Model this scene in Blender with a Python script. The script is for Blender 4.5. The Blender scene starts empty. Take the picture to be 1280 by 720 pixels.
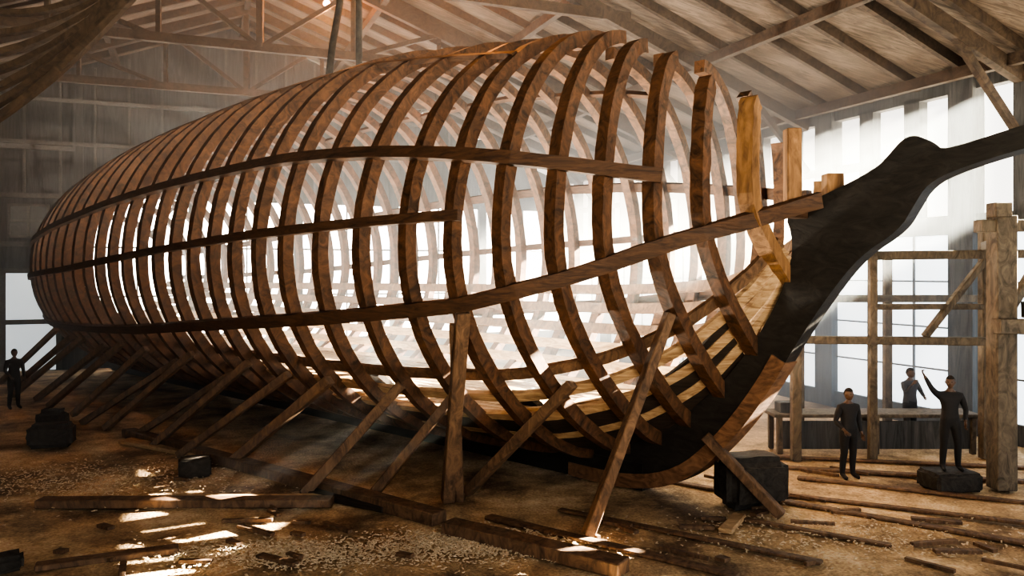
import bpy, bmesh, math, random
from mathutils import Vector, Matrix
from mathutils.geometry import tessellate_polygon
random.seed(7)
scene = bpy.context.scene
COL = scene.collection
V = Vector

# ------------------------------------------------------------------ materials
def mat_base(name):
    m = bpy.data.materials.new(name); m.use_nodes = True
    nt = m.node_tree
    return m, nt, nt.nodes['Principled BSDF']

def wood(name, c1, c2, scale=(3, 3, 3), rough=.75, bump=.4, dist=2.0):
    m, nt, b = mat_base(name)
    tc = nt.nodes.new('ShaderNodeTexCoord'); mp = nt.nodes.new('ShaderNodeMapping')
    mp.inputs['Scale'].default_value = scale
    n = nt.nodes.new('ShaderNodeTexNoise'); n.inputs['Scale'].default_value = 1.0
    n.inputs['Detail'].default_value = 8; n.inputs['Roughness'].default_value = .65
    n.inputs['Distortion'].default_value = dist
    r = nt.nodes.new('ShaderNodeValToRGB')
    r.color_ramp.elements[0].position = .34; r.color_ramp.elements[0].color = (*c1, 1)
    r.color_ramp.elements[1].position = .68; r.color_ramp.elements[1].color = (*c2, 1)
    bp = nt.nodes.new('ShaderNodeBump'); bp.inputs['Strength'].default_value = bump
    bp.inputs['Distance'].default_value = .03
    L = nt.links.new
    L(tc.outputs['Object'], mp.inputs['Vector']); L(mp.outputs[0], n.inputs['Vector'])
    L(n.outputs['Fac'], r.inputs[0]); L(r.outputs[0], b.inputs['Base Color'])
    L(n.outputs['Fac'], bp.inputs['Height']); L(bp.outputs[0], b.inputs['Normal'])
    b.inputs['Roughness'].default_value = rough
    return m

def emis(name, col, s):
    m, nt, b = mat_base(name)
    b.inputs['Base Color'].default_value = (*col, 1)
    b.inputs['Emission Color'].default_value = (*col, 1)
    b.inputs['Emission Strength'].default_value = s
    b.inputs['Roughness'].default_value = .5
    return m

M_rib = wood('rib_oak', (.026, .013, .0068), (.16, .078, .038), (3, 3, 3), .6)
M_ribband = wood('ribband_oak', (.028, .014, .008), (.11, .055, .028), (1.5, 1.5, 9), .65)
M_inner = wood('stringer_pine', (.22, .13, .065), (.56, .40, .23), (1.5, 1.5, 9))
M_stem = wood('stem_tarred_oak', (.007, .0065, .006), (.028, .025, .023), (2, 2, 5), .6)
M_stemband = wood('stem_band_oak', (.09, .045, .024), (.26, .14, .075), (2, 2, 5))
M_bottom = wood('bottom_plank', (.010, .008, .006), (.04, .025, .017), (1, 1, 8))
M_post = wood('golden_post', (.11, .058, .026), (.36, .20, .09), (4, 4, 1))
M_prop = wood('prop_timber', (.055, .032, .02), (.21, .125, .07), (4, 4, 2))
M_scaf = wood('scaffold_timber', (.05, .042, .033), (.18, .145, .105), (4, 4, 2))
M_roof = wood('roof_boards', (.055, .041, .031), (.20, .155, .12), (.7, 6, 2), .85)
M_raft = wood('rafter_timber', (.022, .015, .011), (.08, .056, .04), (3, 3, 3), .85)
M_wall = wood('wall_boards', (.034, .037, .04), (.10, .105, .11), (5, 5, .5), .9)
M_dark = wood('dark_block', (.012, .011, .01), (.05, .045, .04), (4, 4, 4), .9)
M_glass = emis('frosted_window_daylight', (1, .95, .87), 10)
M_glassR = emis('frosted_window_hazy', (.78, .90, 1.0), 1.9)
M_door = emis('translucent_door_sheet', (.70, .80, .86), .7)
M_dim = wood('dark_window_glass', (.03, .035, .04), (.07, .08, .09), (2, 2, 2), .3)
M_frame = wood('window_frame', (.07, .07, .07), (.14, .14, .14), (5, 5, 5))
M_lamp = emis('lamp_bulb', (1, .5, .2), 20)

M_floor, nt, b = mat_base('sandy_floor')
tc = nt.nodes.new('ShaderNodeTexCoord')
n1 = nt.nodes.new('ShaderNodeTexNoise'); n1.inputs['Scale'].default_value = .55; n1.inputs['Detail'].default_value = 10
n1.inputs['Roughness'].default_value = .7
n2 = nt.nodes.new('ShaderNodeTexNoise'); n2.inputs['Scale'].default_value = 22; n2.inputs['Detail'].default_value = 6
r1 = nt.nodes.new('ShaderNodeValToRGB')
e = r1.color_ramp.elements
e[0].position = .38; e[0].color = (.15, .096, .055, 1)
e[1].position = .55; e[1].color = (.56, .40, .23, 1)
e3 = e.new(.69); e3.color = (.88, .72, .50, 1)
mx = nt.nodes.new('ShaderNodeMixRGB'); mx.blend_type = 'OVERLAY'; mx.inputs[0].default_value = .8
bp = nt.nodes.new('ShaderNodeBump'); bp.inputs['Strength'].default_value = .8; bp.inputs['Distance'].default_value = .06
ad = nt.nodes.new('ShaderNodeMath'); ad.operation = 'ADD'
for n in (n1, n2): nt.links.new(tc.outputs['Object'], n.inputs['Vector'])
nt.links.new(n1.outputs['Fac'], r1.inputs[0]); nt.links.new(r1.outputs[0], mx.inputs[1])
nt.links.new(n2.outputs['Fac'], mx.inputs[2]); nt.links.new(mx.outputs[0], b.inputs['Base Color'])
nt.links.new(n1.outputs['Fac'], ad.inputs[0]); nt.links.new(n2.outputs['Fac'], ad.inputs[1])
nt.links.new(ad.outputs[0], bp.inputs['Height']); nt.links.new(bp.outputs[0], b.inputs['Normal'])
b.inputs['Roughness'].default_value = .9

# ------------------------------------------------------------------ helpers
def empty(name, loc=(0, 0, 0)):
    o = bpy.data.objects.new(name, None); o.location = loc; o.empty_display_size = .3
    COL.objects.link(o); return o

def mkobj(name, bm, mat, parent=None, smooth=False):
    bmesh.ops.recalc_face_normals(bm, faces=bm.faces[:])
    me = bpy.data.meshes.new(name); bm.to_mesh(me); bm.free()
    if mat: me.materials.append(mat)
    if smooth:
        for p in me.polygons: p.use_smooth = True
    o = bpy.data.objects.new(name, me); COL.objects.link(o)
    if parent:
        o.parent = parent
        o.matrix_parent_inverse = Matrix.Translation(-V(parent.location))
    return o

def add_beam(bm, p0, p1, w, h, up=(0, 0, 1), jit=0.0):
    p0, p1 = V(p0), V(p1); t = (p1 - p0).normalized(); up = V(up)
    if abs(t.dot(up)) > .97: up = V((1, 0, 0))
    s = t.cross(up).normalized(); u = s.cross(t).normalized()
    vs = []
    for p in (p0, p1):
        for a, c in ((-1, -1), (1, -1), (1, 1), (-1, 1)):
            vs.append(bm.verts.new(p + s * (a * w / 2 + random.uniform(-jit, jit)) + u * (c * h / 2 + random.uniform(-jit, jit))))
    f = bm.faces.new
    f((vs[0], vs[1], vs[2], vs[3])); f((vs[7], vs[6], vs[5], vs[4]))
    for i in range(4):
        j = (i + 1) % 4
        f((vs[i], vs[4 + i], vs[4 + j], vs[j]))

def sweep(bm, pts, sides, w, h, jit=0.0):
    n = len(pts); rings = []
    for i, p in enumerate(pts):
        t = (pts[min(i + 1, n - 1)] - pts[max(i - 1, 0)]).normalized()
        s = sides[i]; s = (s - t * s.dot(t)).normalized(); u = t.cross(s).normalized()
        ww = w * (1 + random.uniform(-jit, jit)); hh = h * (1 + random.uniform(-jit, jit))
        rings.append([bm.verts.new(p + s * (a * ww / 2) + u * (c * hh / 2)) for a, c in ((-1, -1), (1, -1), (1, 1), (-1, 1))])
    bm.faces.new(rings[0]); bm.faces.new(rings[-1][::-1])
    for i in range(n - 1):
        for k in range(4):
            j = (k + 1) % 4
            bm.faces.new((rings[i][k], rings[i + 1][k], rings[i + 1][j], rings[i][j]))

def beam_obj(name, p0, p1, w, h, mat, parent=None, up=(0, 0, 1), bev=.015):
    bm = bmesh.new(); add_beam(bm, p0, p1, w, h, up, jit=.008)
    if bev: bmesh.ops.bevel(bm, geom=bm.edges[:], offset=bev, segments=1, affect='EDGES')
    return mkobj(name, bm, mat, parent)

def interp(tab, x):
    if x <= tab[0][0]: return tab[0][1]
    if x >= tab[-1][0]: return tab[-1][1]
    for i in range(len(tab) - 1):
        if tab[i][0] <= x <= tab[i + 1][0]:
            x0, y0 = tab[i]; x1, y1 = tab[i + 1]
            d = (y1 - y0) / (x1 - x0)
            def sl(k):
                if k <= 0 or k >= len(tab) - 1: return d
                a = (tab[k][1] - tab[k - 1][1]) / (tab[k][0] - tab[k - 1][0])
                c = (tab[k + 1][1] - tab[k][1]) / (tab[k + 1][0] - tab[k][0])
                return 0 if a * c <= 0 else 2 * a * c / (a + c)
            m0, m1 = sl(i), sl(i + 1); h = x1 - x0; t = (x - x0) / h
            return ((2*t**3 - 3*t*t + 1) * y0 + (t**3 - 2*t*t + t) * h * m0 + (-2*t**3 + 3*t*t) * y1 + (t**3 - t*t) * h * m1)

# ------------------------------------------------------------------ hull definition
A = V((-.72, .694, 0)).normalized()      # bow -> stern
N = V((-.694, -.72, 0)).normalized()     # towards the near side
P0 = V((2.4, 15, 0))
def HP(c, lat, z): return P0 + A * c + N * lat + V((0, 0, z))
W = [(-3.75, 0.05), (-3.3, .88), (-2.9, 1.37), (-2.35, 1.81), (-1.75, 2.2), (-1.1, 2.6), (-.5, 3.04), (.2, 3.5), (1.05, 3.77),
     (2, 4.0), (4, 4.3), (6, 4.4), (10, 4.4), (14, 4.4), (18, 4.35), (22, 4.0), (25, 3.3), (27, 2.2), (28, 1.2), (28.4, .1)]
T = [(-3.5, 6.2), (-2.9, 6.6), (-2.35, 6.95), (-1.75, 7.4), (-1.1, 7.75), (-.5, 8.05), (.2, 8.25), (2, 8.6), (4, 8.85), (6, 9.05),
     (10, 9.05), (14, 8.9), (18, 8.6), (22, 8.1), (25, 7.4), (27, 6.2), (28, 5.2), (28.4, 4.3)]
B = [(-3.5, 4.6), (-2.9, 3.9), (-2.49, 2.9), (-1.66, 1.85), (-.36, .95), (1.15, .55), (4, .5), (20, .5), (24, .7), (26, 1.2), (28, 2.6), (28.4, 3.6)]
MZ = [(-3.5, 5.6), (-2.9, 5.4), (-1.75, 5.0), (0, 4.6), (4, 4.4), (20, 4.3), (26, 4.2), (28.4, 4.0)]
E = [(-3.5, .95), (-2.9, .92), (-2.35, .86), (-1.75, .74), (-1.1, .58), (-.5, .42), (.2, .26), (1.05, .12), (2.2, 0), (30, 0)]
VF = [(-3.5, 1.0), (-1.75, .9), (-.5, .6), (1.0, .3), (3.5, .05), (6, 0), (30, 0)]
def lat_at(c, z):
    w, t, b_, m, e_, v_ = (interp(q, c) for q in (W, T, B, MZ, E, VF))
    if z < m:
        k = min(1, max(0, (m - z) / (m - b_))); f = 1 - k
        return w * ((1 - v_) * math.sin(math.acos(k)) + v_ * math.sin(f * math.pi / 2))
    k = min(1, (z - m) / (t - m)); return w * (e_ + (1 - e_) * math.sqrt(max(0, 1 - k * k)))
def half(c, n=16):
    w, t, b_, m, e_ = (interp(q, c) for q in (W, T, B, MZ, E))
    out = []
    for i in range(n):
        th = math.pi / 2 * i / n; z = m - (m - b_) * math.cos(th)
        out.append((lat_at(c, z), z))
    for i in range(n + 1):
        ph = math.pi / 2 * i / n
        out.append((w * (e_ + (1 - e_) * math.cos(ph)), m + (t - m) * math.sin(ph)))
    return out

ship = empty('ship_hull_frame', P0)
ribs = [-2.9, -2.35, -1.75, -1.1, -.5, .2, 1.05, 1.95, 3.0, 4.1, 5.2, 6.2]
c = 7.2
while c < 27.6:
    ribs.append(c); c += .98
ribs += [28.0]
for i, c in enumerate(ribs):
    hp = half(c)
    closed = interp(E, c) < .06
    if closed:
        runs = [[(l, z) for l, z in hp] + [(-l, z) for l, z in hp[::-1][1:]]]
    else:
        far = [(-l, z) for l, z in hp if (z < 5.7 + max(0, c + 2.3) * 1.6)]
        runs = [hp, far]
    bm = bmesh.new()
    for rr in runs:
        pts = [HP(c, l, z) for l, z in rr]
        sweep(bm, pts, [A] * len(pts), .22 if c > -2.5 else .26, .23, jit=.07)
    mkobj('rib_%d' % (i + 1), bm, M_rib if c > -2.6 else M_post, ship)

def ribband(name, tab, side, c0, c1, w, h, mat, off=.16, step=.4):
    pts = []; sides = []
    n = int((c1 - c0) / step) + 1
    for i in range(n + 1):
        c = c0 + (c1 - c0) * i / n; z = interp(tab, c)
        z = min(z, interp(T, c) - .05)
        l = lat_at(c, z) + off; pts.append(HP(c, l * side, z))
        l2 = lat_at(c, z + .1) + off
        sides.append(V(HP(c, l2 * side, z + .1) - pts[-1]).normalized())
    bm = bmesh.new(); sweep(bm, pts, sides, w, h, .04); return mkobj(name, bm, mat, ship)
LOW = [(-3.6, 5.15), (-2.9, 4.83), (-1.75, 4.39), (-.5, 3.9), (1.05, 3.5), (2, 3.4), (4, 3.21), (6, 3.06), (10, 2.77), (14, 2.49), (18, 2.34), (22, 2.27), (28.3, 2.6)]
MID = [(.8, 4.96), (2, 4.93), (4, 4.86), (6, 4.8), (10, 4.61), (14, 4.37), (18, 4.12), (22, 3.97), (25, 3.84), (28.3, 3.8)]
UPP = [(-1.9, 5.5), (-.5, 5.75), (1.05, 5.97), (2.5, 6.12), (4, 6.22), (6, 6.28), (10, 6.2), (14, 6.0), (18, 5.64), (22, 5.28), (28, 4.7)]
for side, tag in ((1, 'near'), (-1, 'far')):
    ribband('ribband_low_' + tag, LOW, side, -3.6, 28.2, .24, .12, M_ribband)
    ribband('ribband_mid_' + tag, MID, side, .8, 28.2, .17, .12, M_ribband)
    ribband('ribband_upper_' + tag, UPP, side, -1.95, 27.6, .22, .12, M_ribband)
    TB = [(c, interp(T, c) - .55) for c in (-.5, 2, 4, 6, 10, 14, 18, 22, 25, 27)]
    ribband('ribband_top_' + tag, TB, side, 1.0, 27, .12, .1, M_ribband)
for k, zb in enumerate((.10, .22, .34, .46, .59, .74, .88)):
    tab = [(c, interp(B, c) + .15 + zb * (interp(MZ, c) - .55 - interp(B, c))) for c in (-3.1, -2.5, -1.66, -.36, 1.15, 4, 10, 20, 24, 26, 28)]
    ribband('stringer_far_%d' % k, tab, -1, -3.1, 27.5, .24, .10, M_inner if k < 4 else M_prop, off=-.17)
    if k < 4:
        ribband('stringer_near_%d' % k, tab, 1, -3.0, 27.5, .2, .08, M_prop if k == 3 else M_inner, off=-.17)
bm = bmesh.new()
for c in ribs:
    if -1.5 < c < 26:
        z = interp(B, c) + .75; l = lat_at(c, z) - .12
        add_beam(bm, HP(c + .2, -l, z), HP(c + .2, l, z), .16, .22)
mkobj('floor_timbers', bm, M_inner, ship)
bm = bmesh.new()
for q in range(-7, 8):
    lq = q * .3
    cs = [c for c in (-1 + .5 * i for i in range(56)) if lat_at(c, interp(B, c) + .9) > abs(lq) + .2]
    if len(cs) > 3:
        a_, b_ = cs[0] + random.uniform(0, 1), cs[-1]; nn = 14
        sweep(bm, [HP(a_ + (b_ - a_) * i / nn, lq, interp(B, a_ + (b_ - a_) * i / nn) + .9) for i in range(nn + 1)], [N] * (nn + 1), .24, .06, .05)
mkobj('bilge_boards', bm, M_inner, ship)
for side, tag in ((1, 'near'), (-1, 'far')):
    bm = bmesh.new(); grid = []
    cs = [-2.2 + i * .5 for i in range(60)]
    for c in cs:
        row = []
        for k in range(7):
            z = interp(B, c) + .02 + k / 6 * .8
            row.append(bm.verts.new(HP(c, side * max(.05, lat_at(c, z) - .12), z)))
        grid.append(row)
    for i in range(len(cs) - 1):
        for k in range(6):
            bm.faces.new((grid[i][k], grid[i + 1][k], grid[i + 1][k + 1], grid[i][k + 1]))
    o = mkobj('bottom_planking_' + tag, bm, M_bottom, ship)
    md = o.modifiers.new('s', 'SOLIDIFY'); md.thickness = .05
bm = bmesh.new()
sweep(bm, [HP(c, 0, .27) for c in (-.2, 4, 10, 16, 22, 26)], [N] * 6, .42, .5)
sweep(bm, [HP(25.6, 0, .4), HP(26.8, 0, 1.0), HP(27.8, 0, 2.0), HP(28.4, 0, 3.2), HP(28.6, 0, 4.6)], [N] * 5, .4, .4)
mkobj('keel', bm, M_stem, ship)
outer = [(1.5, .02), (0, 0), (-1.04, .30), (-1.83, 1.0), (-2.55, 1.93), (-3.1, 2.89), (-3.62, 3.68), (-4.1, 4.29), (-4.67, 4.66), (-4.86, 5.0),
         (-5.04, 5.30), (-5.42, 5.48), (-6.2, 5.68), (-7.0, 5.84)]
inner = [(-7.0, 6.15), (-6.2, 5.99), (-5.45, 5.80), (-5.18, 5.78), (-5.0, 5.96), (-4.85, 6.02), (-4.70, 5.97), (-4.54, 5.79), (-4.34, 5.58), (-3.62, 5.26), (-2.9, 5.02),
         (-3.08, 4.56), (-2.97, 3.92), (-2.49, 2.99), (-1.66, 1.97), (-.36, 1.03), (1.5, .55)]
def smooth_poly(pts, it=2):
    for _ in range(it):
        q = []
        for i in range(len(pts) - 1):
            a_, b_ = pts[i], pts[i + 1]
            if i == 0: q.append(a_)
            q.append((a_[0] * .75 + b_[0] * .25, a_[1] * .75 + b_[1] * .25)); q.append((a_[0] * .25 + b_[0] * .75, a_[1] * .25 + b_[1] * .75))
            if i == len(pts) - 2: q.append(b_)
        pts = q
    return pts
so, si = smooth_poly(outer), smooth_poly(inner)
poly = so + si
tris = tessellate_polygon([[V((c, z, 0)) for c, z in poly]])
bm = bmesh.new()
L1 = [bm.verts.new(HP(c, .19, z)) for c, z in poly]; L2 = [bm.verts.new(HP(c, -.19, z)) for c, z in poly]
for tr in tris:
    try:
        bm.faces.new([L1[k] for k in tr]); bm.faces.new([L2[k] for k in tr][::-1])
    except ValueError: pass
n = len(poly)
for i in range(n):
    j = (i + 1) % n; bm.faces.new((L1[i], L2[i], L2[j], L1[j]))
mkobj('stem', bm, M_stem, ship)
sp = [p for p in so if p[1] < 2.6]
bm = bmesh.new(); sweep(bm, [HP(c + .06, 0, z + .12) for c, z in sp], [N] * len(sp), .46, .26)
mkobj('false_stem', bm, M_stemband, ship)
beam_obj('bow_post', HP(-3.25, .62, 5.0), HP(-3.25, .62, 6.25), .22, .22, M_post, ship)
beam_obj('stem_head_block', HP(-3.62, 0, 5.2), HP(-3.62, 0, 5.58), .26, .26, M_post, ship)
beam_obj('breast_hook', HP(-3.2, -.8, 4.98), HP(-3.2, .8, 4.98), .22, .18, M_ribband, ship)

# ------------------------------------------------------------------ shores (props)
def shore(top, bot, w=.2):
    c, z = top; p1 = HP(c, lat_at(c, z) + .16, z)
    p0 = HP(bot[0], bot[1], 0.03)
    beam_obj('shoring_timber', p0, p1, w, w * .8, M_prop)
shore((-1.75, 3.4), (-1.05, 2.88), .2)
shore((.9, 3.4), (1.88, 3.12), .24)
shore((1.15, 3.2), (1.7, 3.0), .14)
shore((-.2, 2.2), (2.05, 2.5))
shore((1.7, 2.0), (3.1, 3.87))
shore((2.9, 2.0), (4.14, 4.6), .24)
shore((5.0, 1.9), (7.2, 4.5), .24)
for ct in (6.5, 8, 9.4, 10.8, 12.3, 13.8, 15.5, 17.2, 19, 20.8, 22.6):
    shore((ct, 1.8 + random.uniform(-.15, .25)), (ct + 2.2 + random.uniform(-.2, .3), interp(W, ct) + .5 + random.uniform(-.2, .2)), .2)
beam_obj('shoring_timber', (4.45, 13.2, .03), HP(-1.55, .3, 1.25), .2, .16, M_prop)

# ------------------------------------------------------------------ building
bB = V((-.37, .929, 0)).normalized(); rB = V((bB.y, -bB.x, 0))
def BP(l, t, z): return rB * l + bB * t + V((0, 0, z))
LW, RW, TE, TF = -17, 18, 38, -9
RX, RZ, SL = 2, 15, .375
def rz(l): return RZ - SL * abs(l - RX)
bm = bmesh.new()
bmesh.ops.create_grid(bm, x_segments=120, y_segments=120, size=1)
for v in bm.verts:
    l = (v.co.x + 1) / 2 * (RW - LW + .4) + LW - .2; t = (v.co.y + 1) / 2 * (TE - TF + .4) + TF - .2
    p = BP(l, t, 0); p.z = .03 * math.sin(p.x * 1.7 + p.y) * math.sin(p.y * 1.3) - .03
    v.co = p
mkobj('floor', bm, M_floor, None, True)
bm = bmesh.new()
vs = [bm.verts.new((x, y, -.12)) for x, y in ((-300, -300), (300, -300), (300, 300), (-300, 300))]
bm.faces.new(vs)
mkobj('ground', bm, wood('outside_ground', (.3, .28, .25), (.45, .42, .38), (1, 1, 1)))

def wallbox(bm, l0, l1, t0, t1, z0, z1):
    vs = [bm.verts.new(BP(l, t, z)) for z in (z0, z1) for l, t in ((l0, t0), (l1, t0), (l1, t1), (l0, t1))]
    for f in ((0, 1, 2, 3), (7, 6, 5, 4), (0, 4, 5, 1), (1, 5, 6, 2), (2, 6, 7, 3), (3, 7, 4, 0)):
        bm.faces.new([vs[i] for i in f])
bm = bmesh.new()
wallbox(bm, RW, RW + .3, TF, TE, -.1, .45)
wallbox(bm, RW, RW + .3, TF, TE, 5.0, 5.5)
wallbox(bm, RW, RW + .3, TF, TE, 8.6, rz(RW) + .1)
wallbox(bm, RW, RW + .3, TF, 9.2, 5.4, 8.7)  # unseen bays closed up, added to hold sun beams off the foreground
t = TF
while t <= TE + .1:
    wallbox(bm, RW - .12, RW + .3, t - .35, t + .35, 0, rz(RW))
    for q in (1 / 3, 2 / 3): wallbox(bm, RW, RW + .3, t + 4.7 * q - .25, t + 4.7 * q + .25, 5.4, 8.7)
    t += 4.7
mkobj('wall_right', bm, M_wall)
bm = bmesh.new(); fm = bmesh.new()
wallbox(bm, RW + .12, RW + .16, TF, TE, .45, 5.0)
mkobj('window_1', bm, M_glassR)
t = TF
while t <= TE:
    wallbox(fm, RW + .06, RW + .12, t - .02, t + .02, .45, 5.0); t += 4.7 / 3
for z in (1.5, 2.6, 3.8): wallbox(fm, RW + .06, RW + .12, TF, TE, z - .02, z + .02)
wallbox(fm, RW + .1, RW + .2, TF, TE, 7.0, 7.25)
mkobj('window_2', fm, M_frame)
bm = bmesh.new()
wallbox(bm, LW, RW + .3, TE, TE + .3, -.1, 1.0)
wallbox(bm, LW, RW + .3, TE, TE + .3, 7.2, 8.7)
wallbox(bm, LW, -4.5, TE, TE + .3, 1.0, 7.2)
g = [bm.verts.new(BP(l, tt, z)) for tt in (TE, TE + .3) for l, z in ((LW, 8.6), (RW + .3, 8.6), (RX, RZ + .1))]
bm.faces.new(g[:3]); bm.faces.new(g[3:][::-1])
l = -4.5
while l < RW: wallbox(bm, l - .2, l + .2, TE - .15, TE + .3, 0, rz(l)); l += 4.5
mkobj('wall_back', bm, M_wall)
bm = bmesh.new(); wallbox(bm, -4.5, RW, TE + .12, TE + .16, 1.0, 7.2); mkobj('window_3', bm, M_glass)
fm = bmesh.new(); l = -4.5
while l < RW: wallbox(fm, l - .03, l + .03, TE + .02, TE + .12, 1, 7.2); l += 2.25
for z in (3.0, 5.1): wallbox(fm, -4.5, RW, TE + .02, TE + .12, z - .04, z + .04)
for z in (5.2, 7.2, 9.2): wallbox(fm, LW, -4.6, TE - .16, TE - .02, z - .1, z + .1)
for z in (9.4, 11.2): wallbox(fm, -9, 11, TE - .16, TE - .02, z - .08, z + .08)
for k in range(-8, 10): wallbox(fm, k * 1.3, k * 1.3 + .1, TE - .12, TE - .02, 7.2, rz(k * 1.3) - .1)
mkobj('window_4', fm, M_frame)
bm = bmesh.new(); fm = bmesh.new()
for l0 in (-7, -9.2, -11.4):
    for z0 in (5.5,):
        wallbox(bm, l0, l0 + 1.4, TE - .05, TE - .01, z0, z0 + 1.3)
        for a_ in (0, .7, 1.4): wallbox(fm, l0 + a_ - .05, l0 + a_ + .05, TE - .12, TE - .04, z0, z0 + 1.3)
        for a_ in (0, .65, 1.3): wallbox(fm, l0 - .05, l0 + 1.45, TE - .12, TE - .04, z0 + a_ - .05, z0 + a_ + .05)
mkobj('window_5', bm, M_dim); mkobj('window_6', fm, M_frame)
# big sheeted door at the stern end
dr = empty('door_1', BP(-7.2, TE - .1, 0))
bm = bmesh.new(); wallbox(bm, -9.2, -5.2, TE - .08, TE - .03, .0, 4.0); mkobj('sheet', bm, M_door, dr)
bm = bmesh.new()
for l in (-9.2, -7.2, -5.2): wallbox(bm, l - .1, l + .1, TE - .16, TE - .02, 0, 4.1)
for z in (2.0, 4.1): wallbox(bm, -9.3, -5.1, TE - .16, TE - .02, z - .1, z + .1)
mkobj('frame', bm, M_frame, dr)
bm = bmesh.new(); wallbox(bm, LW - .3, LW, TF, TE + .3, -.1, rz(LW) + .1); mkobj('wall_left', bm, M_wall)
bm = bmesh.new()
for l0, l1 in ((LW - .4, RX), (RX, RW + .6)):
    vs = [bm.verts.new(BP(l, t, rz(l) + dz)) for dz in (.12, .3) for l, t in ((l0, TF), (l1, TF), (l1, TE + .4), (l0, TE + .4))]
    for f in ((0, 1, 2, 3), (7, 6, 5, 4), (0, 4, 5, 1), (1, 5, 6, 2), (2, 6, 7, 3), (3, 7, 4, 0)):
        bm.faces.new([vs[i] for i in f])
mkobj('ceiling', bm, M_roof)
roof = empty('roof_truss', BP(RX, 14, RZ))
bm = bmesh.new(); t = TF + .8
while t < TE:
    add_beam(bm, BP(LW, t, rz(LW) - .02), BP(RX, t, RZ - .02), .14, .26)
    add_beam(bm, BP(RW, t, rz(RW) - .02), BP(RX, t, RZ - .02), .14, .26); t += 1.6
mkobj('rafters', bm, M_raft, roof)
bm = bmesh.new()
for l in (-15, -11, -7, -3, RX, 6, 10, 14, 17.5):
    add_beam(bm, BP(l, TF, rz(l) - .25), BP(l, TE, rz(l) - .25), .2, .28)
mkobj('purlins', bm, M_raft, roof)
bm = bmesh.new()
for t in (6, 13, 20, 27, 34):
    zc = 11.3; lr = RX + (RZ - zc) / SL - .3; ll = RX - (RZ - zc) / SL + .3
    add_beam(bm, BP(ll, t, zc), BP(lr, t, zc), .2, .28)
    add_beam(bm, BP(LW, t, rz(LW) - .35), BP(RX, t, RZ - .35), .22, .36)
    add_beam(bm, BP(RW, t, rz(RW) - .35), BP(RX, t, RZ - .35), .22, .36)
    add_beam(bm, BP(RX, t, zc), BP(RX, t, RZ - .3), .18, .2)
    for s in (-1, 1):
        for k in (3, 6):
            add_beam(bm, BP(RX + s * k, t, zc), BP(RX + s * k, t, rz(RX + s * k) - .3), .12, .14)
            add_beam(bm, BP(RX + s * (k - 3), t, zc), BP(RX + s * k, t, rz(RX + s * k) - .4), .12, .14)
    add_beam(bm, BP(RW, t, 7.2), BP(RW - 2.2, t, rz(RW - 2.2) - .4), .14, .18)
    add_beam(bm, BP(LW, t, 5.6), BP(LW + 4, t, rz(LW + 4) - .4), .18, .22)
mkobj('truss_members', bm, M_raft, roof)

slung = empty('curved_timber_bundle', (-7.5, 13.5, 7.5))
for k in range(7):
    pts = []
    for i in range(15):
        s = i / 14
        x = -11.4 + (5.4 - .12 * k) * s; z = 5.9 + .62 * k * (1 - .72 * s) + (4.3) * (s ** 1.7)
        pts.append(V((x, 14.2 + .35 * k + .4 * s, z)))
    bm = bmesh.new(); sweep(bm, pts, [V((0, 1, 0))] * 15, .16, .12, .08)
    mkobj('curved_timber_%d' % k, bm, M_raft, slung)
def tube(bm, pts, radii, seg=8):
    n = len(pts); rings = []
    for i, p in enumerate(pts):
        t = (V(pts[min(i + 1, n - 1)]) - V(pts[max(i - 1, 0)])).normalized()
        ref = V((0, 0, 1)) if abs(t.z) < .9 else V((1, 0, 0))
        s = t.cross(ref).normalized(); u = s.cross(t)
        rings.append([bm.verts.new(V(p) + (s * math.cos(2 * math.pi * k / seg) + u * math.sin(2 * math.pi * k / seg)) * radii[i]) for k in range(seg)])
    bm.faces.new(rings[0]); bm.faces.new(rings[-1][::-1])
    for i in range(n - 1):
        for k in range(seg):
            j = (k + 1) % seg; bm.faces.new((rings[i][k], rings[i + 1][k], rings[i + 1][j], rings[i][j]))
pt = HP(8.6, 1.2, 8.8); bm = bmesh.new()
tube(bm, [pt, pt + V((.12, 0, 1)), pt + V((.3, 0, 2)), pt + V((.25, 0, 3.2)), pt + V((.2, 0, 4.6))], [.09] * 5)
mkobj('hoist_rope', bm, M_dark, None, True)
pt = HP(7.7, .9, 8.8); bm = bmesh.new(); tube(bm, [pt, pt + V((0, 0, 5.0))], [.08] * 2); mkobj('hoist_rope', bm, M_dark, None, True)

def lamp(l, t, z, power, col):
    p = BP(l, t, z); e = empty('pendant_lamp', p)
    bm = bmesh.new(); tube(bm, [p + V((0, 0, .16)), p + V((0, 0, .3)), p + V((0, 0, .42))], [.16, .10, .05], 16); mkobj('shade', bm, M_raft, e)
    bm = bmesh.new(); tube(bm, [p + V((0, 0, .4)), V((p.x, p.y, rz(l)))], [.02, .02]); mkobj('cord', bm, M_raft, e)
    bm = bmesh.new(); bmesh.ops.create_icosphere(bm, subdivisions=2, radius=.12); bmesh.ops.translate(bm, vec=p - V((0, 0, .05)), verts=bm.verts); mkobj('bulb', bm, M_lamp, e, True)
    ld = bpy.data.lights.new('lamp_light', 'POINT'); ld.energy = power; ld.color = col; ld.shadow_soft_size = .3
    lo = bpy.data.objects.new('lamp_light', ld); lo.location = p - V((0, 0, .35)); COL.objects.link(lo)
    lo.parent = e; lo.matrix_parent_inverse = Matrix.Translation(-p)
lamp(4.2, 27.5, 13.2, 1100, (1, .33, .07))
lamp(6.5, 20, 12.6, 900, (1, .36, .10))
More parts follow.
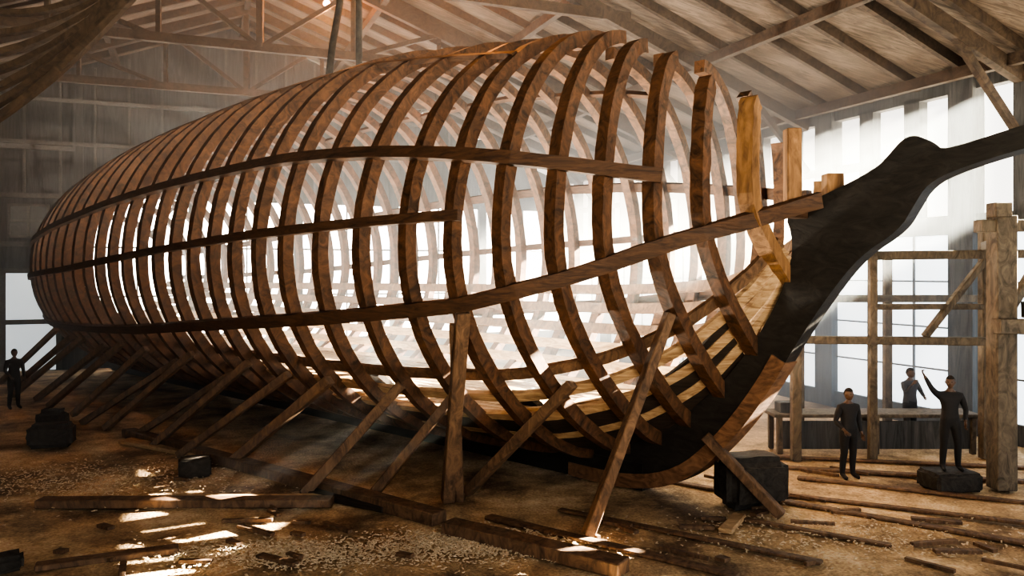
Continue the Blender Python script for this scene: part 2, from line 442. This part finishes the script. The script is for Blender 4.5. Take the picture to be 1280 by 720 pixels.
for c in (1.8, 6.5, 12.5, 19.5):  # lamps added inside the hull only to brighten the inner and far ribs
    p = HP(c, 1.2, interp(B, c) + 1.0); e = empty('added_fill_lamp', p)
    d = (-N * .75 + V((0, 0, 1))).normalized()
    bm = bmesh.new(); add_beam(bm, p, p + d * .12, .5, .5, up=A); mkobj('added_lamp_housing', bm, M_dark, e)
    ld = bpy.data.lights.new('added_fill_light', 'AREA'); ld.energy = 1200; ld.color = (1, .89, .72); ld.shape = 'SQUARE'; ld.size = .45
    lo = bpy.data.objects.new('added_fill_light', ld); lo.location = p + d * .14; COL.objects.link(lo)
    lo.rotation_euler = d.to_track_quat('-Z', 'Y').to_euler()
    lo.parent = e; lo.matrix_parent_inverse = Matrix.Translation(-p)

# ------------------------------------------------------------------ ground timbers
def ft(p0, p1, w, h, mat, name='loose_timber', z=None):
    z = h / 2 - .01 if z is None else z
    beam_obj(name, (p0[0], p0[1], z), (p1[0], p1[1], z), w, h, mat)
ft((-8.2, 13.87), (-3.12, 13.9), .3, .14, M_prop)
ft((-7.9, 14.15), (-3.3, 14.3), .2, .08, M_inner)
ft((-9.48, 19.76), (-1.16, 12.86), .32, .2, M_prop)
ft((-9.2, 19.0), (-5.9, 17.0), .34, .1, M_inner)
ft((-1.0, 12.5), (1.5, 10.7), .34, .2, M_prop)
ft((-6.5, 10.9), (-4.85, 11.64), .24, .08, M_prop)
ft((-3.8, 14.7), (-2.1, 13.6), .3, .1, M_bottom)
for a_, b_ in (((2.8, 15.6), (7.9, 11.7)), ((.8, 13.6), (4.3, 11.1)), ((5.6, 15.7), (9.4, 13.8)),
               ((3.9, 15.0), (9.2, 12.4)), ((-.4, 13.2), (3.0, 10.6)), ((5.0, 16.7), (11.5, 15.0)), ((5.2, 17.6), (12, 16.2)), ((3.6, 13.2), (5.6, 11.8))):
    ft(a_, b_, random.uniform(.12, .22), .05, M_prop, 'floor_plank')
ft((3.3, 12.4), (3.75, 13.2), .22, .08, M_inner, 'loose_timber')
random.seed(3)
bm = bmesh.new()
for _ in range(60):
    x = random.uniform(-8, 7.5); y = random.uniform(11, 16.5)
    if x > -6 + (16.5 - y) and y > 13.6 and x < 3: continue
    a = random.gauss(-.5, .5); L_ = random.uniform(.15, .8)
    add_beam(bm, (x, y, .03), (x + math.cos(a) * L_, y + math.sin(a) * L_, .035), random.uniform(.04, .14), .05)
mkobj('timber_offcuts', bm, M_prop)
M_chip = wood('wood_chips', (.45, .34, .22), (.8, .68, .5), (6, 6, 6))
for (cx, cy, rx, ry, n_) in ((-.6, 11.9, 1.6, .7, 2200), (-3.2, 11.5, 1.8, .6, 2000), (5.0, 12.3, 3.0, 1.2, 900), (-8.5, 15.5, 3.5, 1.6, 1600)):
    bm = bmesh.new()
    for _ in range(n_):
        x = random.gauss(cx, rx / 2); y = random.gauss(cy, ry / 2); a = random.uniform(0, 6.28); s = random.uniform(.01, .03)
        add_beam(bm, (x, y, .01), (x + math.cos(a) * s * 2, y + math.sin(a) * s * 2, .01 + random.uniform(0, .02)), s, .008)
    mkobj('wood_chip_scatter', bm, M_chip)
def block(name, cx, cy, w, d, h, mat, rot=0, bev=.06, z=0):
    bm = bmesh.new(); bmesh.ops.create_cube(bm, size=1)
    bmesh.ops.scale(bm, vec=(w, d, h), verts=bm.verts)
    bmesh.ops.bevel(bm, geom=bm.edges[:], offset=bev, segments=3, affect='EDGES')
    bmesh.ops.subdivide_edges(bm, edges=[e for e in bm.edges if e.calc_length() > .3], cuts=3, use_grid_fill=True)
    for v in bm.verts: v.co += V((random.uniform(-.012, .012),) * 3)
    bmesh.ops.rotate(bm, matrix=Matrix.Rotation(rot, 3, 'Z'), verts=bm.verts)
    bmesh.ops.translate(bm, vec=(cx, cy, z + h / 2 - .01), verts=bm.verts)
    return mkobj(name, bm, mat)
block('timber_block', 4.15, 13.9, 1.15, .8, .9, M_dark, .2, .16)
block('timber_block', -6.3, 15.9, .6, .4, .38, M_dark, .4, .04)
block('timber_block', -10.7, 18.6, .95, .6, .55, M_dark, .3, .1)
block('timber_block', -11.6, 20.2, .7, .5, .6, M_dark, .1, .12)
block('timber_block', -6.95, 10.9, .5, .4, .2, M_dark, .6, .05)
block('pedestal_block', 8.2, 15.0, .9, .7, .34, M_dark, .1, .05)

# ------------------------------------------------------------------ scaffold (right)
sc = empty('timber_scaffold', (9.1, 14.9, 0))
def sb(n_, p0, p1, w, h=None): beam_obj(n_, p0, p1, w, h or w, M_scaf, sc)
sb('post_1', (9.15, 14.95, 0), (9.15, 14.95, 5.1), .38)
sb('post_2', (10.6, 15.6, 0), (10.6, 15.6, 5.1), .3)
sb('post_3', (6.1, 17.2, 0), (6.1, 17.2, 2.6), .2)
sb('post_4', (7.75, 17.2, 0), (7.75, 17.2, 4.4), .16)
sb('post_5', (10.3, 17.4, 0), (10.3, 17.4, 5.0), .22)
sb('post_6', (6.9, 19.2, 0), (6.9, 19.2, 3.4), .18)
sb('post_7', (9.2, 19.6, 0), (9.2, 19.6, 4.4), .18)
sb('beam_1', (8.7, 14.95, 4.9), (12, 14.95, 4.95), .3, .22)
sb('beam_2', (8.9, 14.7, 3.05), (12, 14.7, 3.05), .26, .28)
sb('beam_3', (5.9, 17.2, 2.6), (10.5, 17.2, 2.55), .16, .18)
sb('beam_4', (9.15, 15.0, 4.6), (10.3, 17.4, 4.6), .2, .2)
sb('beam_5', (7.6, 17.3, 4.4), (12, 17.3, 4.45), .16, .18)
sb('beam_6', (6.6, 19.4, 3.4), (12, 19.5, 3.4), .2, .18)
sb('beam_7', (7.75, 17.2, 3.3), (10.3, 17.35, 3.3), .12, .12)
sb('brace_1', (8.9, 17.25, 2.65), (10.25, 17.35, 4.3), .14)
sb('brace_2', (9.2, 15.05, 3.1), (10.55, 15.5, 4.8), .16)
sb('block_1', (8.95, 14.7, 5.05), (8.95, 14.7, 5.32), .32, .3)
sb('block_2', (9.7, 14.7, 3.2), (9.7, 14.7, 3.5), .5, .4)
wb = empty('work_bench', (8, 17.9, 0))
beam_obj('top', (5.8, 18.1, .86), (10.4, 18.1, .86), .8, .08, M_scaf, wb)
for x in (5.95, 8.1, 10.25):
    for y in (17.8, 18.4): beam_obj('leg', (x, y, 0), (x, y, .83), .12, .12, M_scaf, wb)
beam_obj('front_panel', (5.9, 17.82, .42), (10.3, 17.82, .42), .04, .62, M_wall, wb)
beam_obj('box', (6.0, 18.1, 1.0), (6.5, 18.1, 1.0), .4, .24, M_wall, wb)

# ------------------------------------------------------------------ people
def flat(name, col, rough=.8):
    return wood(name, tuple(x * .75 for x in col), col, (12, 12, 12), rough, .1)
M_skin = flat('skin', (.11, .066, .047), .5); M_hair = flat('hair', (.02, .014, .01)); M_shirt = flat('dark_shirt', (.018, .018, .021))
M_trous = flat('dark_trousers', (.012, .012, .014)); M_shoe = flat('shoe_leather', (.01, .009, .008), .5)
def person(loc, yaw, pose, shirt):
    root = empty('man', loc)
    R = Matrix.Rotation(yaw, 3, 'Z'); O = V(loc)
    def tw(p): return O + R @ V(p)
    verts = []; rad = []; edges = []; 
    def add(p, r, par=None):
        verts.append(tw(p)); rad.append(r if isinstance(r, tuple) else (r, r)); i = len(verts) - 1
        if par is not None: edges.append((par, i))
        return i
    pel = add((0, 0, .96), (.16, .115)); bel = add((0, 0, 1.12), (.15, .11), pel); ch = add((0, 0, 1.28), (.175, .125), bel)
    uc = add((0, .005, 1.41), (.14, .095), ch); nk = add((0, 0, 1.49), (.06, .06), uc); hb = add((0, -.015, 1.57), (.055, .058), nk)
    for s in (-1, 1):
        el, wr = pose['arm'][s]
        sh = add((.185 * s, 0, 1.405), (.072, .072), uc); m1 = V((.2 * s, 0, 1.38)).lerp(V(el), .5)
        a1 = add(m1, (.062, .062), sh); e_ = add(el, (.05, .05), a1)
        m2 = V(el).lerp(V(wr), .45); f_ = add(m2, (.045, .045), e_); w_ = add(wr, (.03, .03), f_)
        kn, an = pose['leg'][s]
        hp_ = add((.09 * s, 0, .88), (.105, .105), pel); th = add(V((.095 * s, 0, .88)).lerp(V(kn), .5), (.092, .092), hp_)
        k_ = add(kn, (.07, .07), th); cf = add(V(kn).lerp(V(an), .35) + V((0, .012, 0)), (.067, .068), k_); a_ = add(an, (.052, .052), cf)
        ft_ = add((an[0] + .01 * s, an[1] - .10, .05), (.048, .04), a_); add((an[0] + .02 * s, an[1] - .19, .038), (.04, .028), ft_)
    me = bpy.data.meshes.new('body'); me.from_pydata(verts, edges, []); o = bpy.data.objects.new('body', me); COL.objects.link(o)
    md = o.modifiers.new('skin', 'SKIN'); md.use_smooth_shade = True
    for i, sv in enumerate(me.skin_vertices[0].data): sv.radius = rad[i]; sv.use_root = (i == 0)
    sd = o.modifiers.new('sub', 'SUBSURF'); sd.levels = 2; sd.render_levels = 2
    dg = bpy.context.evaluated_depsgraph_get(); me2 = bpy.data.meshes.new_from_object(o.evaluated_get(dg))
    o.modifiers.clear(); o.data = me2
    me2.materials.clear()
    for m in (shirt, M_trous, M_skin, M_shoe): me2.materials.append(m)
    wrs = [tw(pose['arm'][s][1]) for s in (-1, 1)]
    for p in me2.polygons:
        p.use_smooth = True
        z = p.center.z - O.z
        k = 0
        if z < .98: k = 1
        if z < .075: k = 3
        if z > 1.475 and (R.inverted() @ (p.center - O)).to_2d().length < .1: k = 2
        if min((p.center - q).length for q in wrs) < .05: k = 2
        elif any(min((p.center - tw(pose['arm'][s][1])).length, (p.center - tw(pose['arm'][s][0])).length) < .16 for s in (-1, 1)) and k == 1: k = 0
        p.material_index = k
    o.parent = root; o.matrix_parent_inverse = Matrix.Translation(-O)
    ht = Matrix.Rotation(pose.get('head', 0), 3, 'Z') 
    hc = V((0, -.02, 1.655))
    bm = bmesh.new(); bmesh.ops.create_uvsphere(bm, u_segments=28, v_segments=20, radius=1)
    for v in bm.verts:
        x, y, z = v.co
        w_ = .08 * (1 - .22 * max(0, -z)); X = x * w_; Y = y * (.1 if y > 0 else .092); Z = z * .118
        if y < 0:
            nose = math.exp(-((x / .16) ** 2)) * math.exp(-(((z + .12) / .22) ** 2)); Y -= .024 * nose
            eye = math.exp(-(((abs(x) - .42) / .17) ** 2)) * math.exp(-(((z - .05) / .13) ** 2)); Y += .010 * eye
            chin = math.exp(-((x / .4) ** 2)) * math.exp(-(((z + .85) / .2) ** 2)); Y -= .018 * chin
            lip = math.exp(-((x / .3) ** 2)) * math.exp(-(((z + .5) / .07) ** 2)); Y -= .007 * lip
        ear = math.exp(-((y / .16) ** 2)) * math.exp(-(((z + .02) / .22) ** 2)) * (abs(x) > .9); X += math.copysign(.016 * ear, x)
        v.co = tw(ht @ V((X, Y, Z)) + hc)
    mkobj('head', bm, M_skin, root, True)
    bm = bmesh.new(); bmesh.ops.create_uvsphere(bm, u_segments=24, v_segments=18, radius=1)
    dele = []
    for v in bm.verts:
        x, y, z = v.co
        if z < .35 - .75 * max(0, y) - (.0 if y > -.2 else -.15): dele.append(v)
        v.co = tw(ht @ V((x * .087, y * .107 + .004, z * .128 + .002)) + hc)
    bmesh.ops.delete(bm, geom=dele, context='VERTS'); ob = mkobj('hair', bm, M_hair, root, True)
    ob.modifiers.new('s', 'SOLIDIFY').thickness = .012
    for s in (-1, 1):
        bm = bmesh.new(); bmesh.ops.create_uvsphere(bm, u_segments=10, v_segments=8, radius=.011)
        for v in bm.verts: v.co = tw(ht @ (v.co + V((.031 * s, -.084, .008))) + hc)
        mkobj('eye', bm, M_hair, root, True)
        el, wr = (V(q) for q in pose['arm'][s]); d = (wr - el).normalized()
        side = d.cross(V((s, 0, 0)));  side = side.normalized() if side.length > .2 else V((0, -1, 0))
        pn = d.cross(side).normalized()
        bm = bmesh.new(); pal = []
        rows = []
        for q, wv, tv in ((-.015, .026, .022), (.02, .034, .019), (.055, .042, .017), (.09, .041, .013)):
            rows.append([bm.verts.new(tw(wr + d * q + side * (math.cos(k * math.pi / 4) * wv) + pn * (math.sin(k * math.pi / 4) * tv))) for k in range(8)])
        bm.faces.new(rows[0]); bm.faces.new(rows[-1][::-1])
        for i in range(3):
            for k in range(8): bm.faces.new((rows[i][k], rows[i + 1][k], rows[i + 1][(k + 1) % 8], rows[i][(k + 1) % 8]))
        curl = pose.get('curl', {}).get(s, .5)
        for fi, (off, ln) in enumerate(((.031, .072), (.011, .08), (-.010, .075), (-.030, .058))):
            c_ = curl if not (pose.get('point') == s and fi == 0) else .05
            if pose.get('point') == s and fi > 0: c_ = 1.1
            p = wr + d * .08 + side * off; pts = [p - d * .015, p]; ang = 0
            for k, fr in enumerate((.45, .3, .25)):
                ang += c_ * (.5 + .35 * k); p = p + (d * math.cos(ang) + pn * (-s) * math.sin(ang)) * ln * fr; pts.append(p)
            tube(bm, [tw(q) for q in pts], [.0085, .009, .0085, .008, .0055], 7)
        p = wr + d * .02 + side * .026; q1 = p + (d * .6 + side * .7).normalized() * .04; q2 = q1 + (d * .9 + side * .25).normalized() * .032; q3 = q2 + d * .022
        tube(bm, [tw(q) for q in (p, q1, q2, q3)], [.012, .0115, .0095, .006], 7)
        mkobj('hand', bm, M_skin, root, True)
    return root
stand = {-1: ((-.1, -.01, .5), (-.12, .03, .09)), 1: ((.1, -.01, .5), (.12, .03, .09))}
person((6.6, 15.7, 0), .25, {'arm': {-1: ((-.27, .03, 1.13), (-.2, -.15, .98)), 1: ((.26, .03, 1.12), (.23, -.1, .88))}, 'leg': stand, 'head': .1}, M_shirt)
person((8.2, 14.98, .335), -.15, {'arm': {-1: ((-.36, -.10, 1.55), (-.50, -.16, 1.78)), 1: ((.29, .03, 1.14), (.24, -.08, .92))},
        'leg': {-1: ((-.11, -.02, .5), (-.12, .03, .09)), 1: ((.13, -.03, .5), (.16, .05, .09))}, 'point': -1, 'head': -.4}, M_shirt)
person((9.45, 19.0, 0), .3, {'arm': {-1: ((-.24, -.12, 1.2), (-.1, -.2, 1.42)), 1: ((.3, -.05, 1.18), (.18, -.24, 1.12))}, 'leg': stand, 'head': .5}, flat('grey_shirt', (.06, .06, .07)))
person((-14.75, 23.7, 0), .9, {'arm': {-1: ((-.25, -.04, 1.14), (-.18, -.2, 1.0)), 1: ((.25, .0, 1.12), (.24, -.1, .9))}, 'leg': stand, 'head': .2}, M_shirt)

# ------------------------------------------------------------------ light
w = bpy.data.worlds.new('World'); scene.world = w; w.use_nodes = True
bg = w.node_tree.nodes['Background']; bg.inputs[0].default_value = (1, .95, .87, 1); bg.inputs[1].default_value = 2.5
sd = bpy.data.lights.new('sun', 'SUN'); sd.energy = 230; sd.angle = .01; sd.color = (1, .88, .68)
so_ = bpy.data.objects.new('sun', sd); COL.objects.link(so_)
so_.rotation_euler = V((-.86, -.36, -.42)).to_track_quat('-Z', 'Y').to_euler()
def haze(name, l0, l1, t0, t1, z1, dens):
    bm = bmesh.new(); wallbox(bm, l0, l1, t0, t1, .0, z1)
    m = bpy.data.materials.new(name); m.use_nodes = True; nt = m.node_tree; nt.nodes.clear()
    vo = nt.nodes.new('ShaderNodeVolumeScatter'); vo.inputs['Density'].default_value = dens; vo.inputs['Anisotropy'].default_value = .2
    vo.inputs['Color'].default_value = (.84, .94, 1, 1)
    out = nt.nodes.new('ShaderNodeOutputMaterial'); nt.links.new(vo.outputs[0], out.inputs['Volume'])
    mkobj(name, bm, m)
haze('dusty_air', LW + .1, RW - .2, 13.2, TE - .3, 14.5, .011)
haze('dusty_air', 10.0, RW - .3, 13.4, 33, 8.9, .05)
try: scene.view_settings.look = 'AgX - High Contrast'
except Exception: pass

# ------------------------------------------------------------------ camera
cd = bpy.data.cameras.new('camera'); cd.sensor_width = 36; cd.lens = 28.125; cd.shift_y = -20 / 1280; cd.clip_end = 500
co = bpy.data.objects.new('camera', cd); COL.objects.link(co); co.location = (0, 0, 4.05); co.rotation_euler = (math.pi / 2, 0, 0)
scene.camera = co
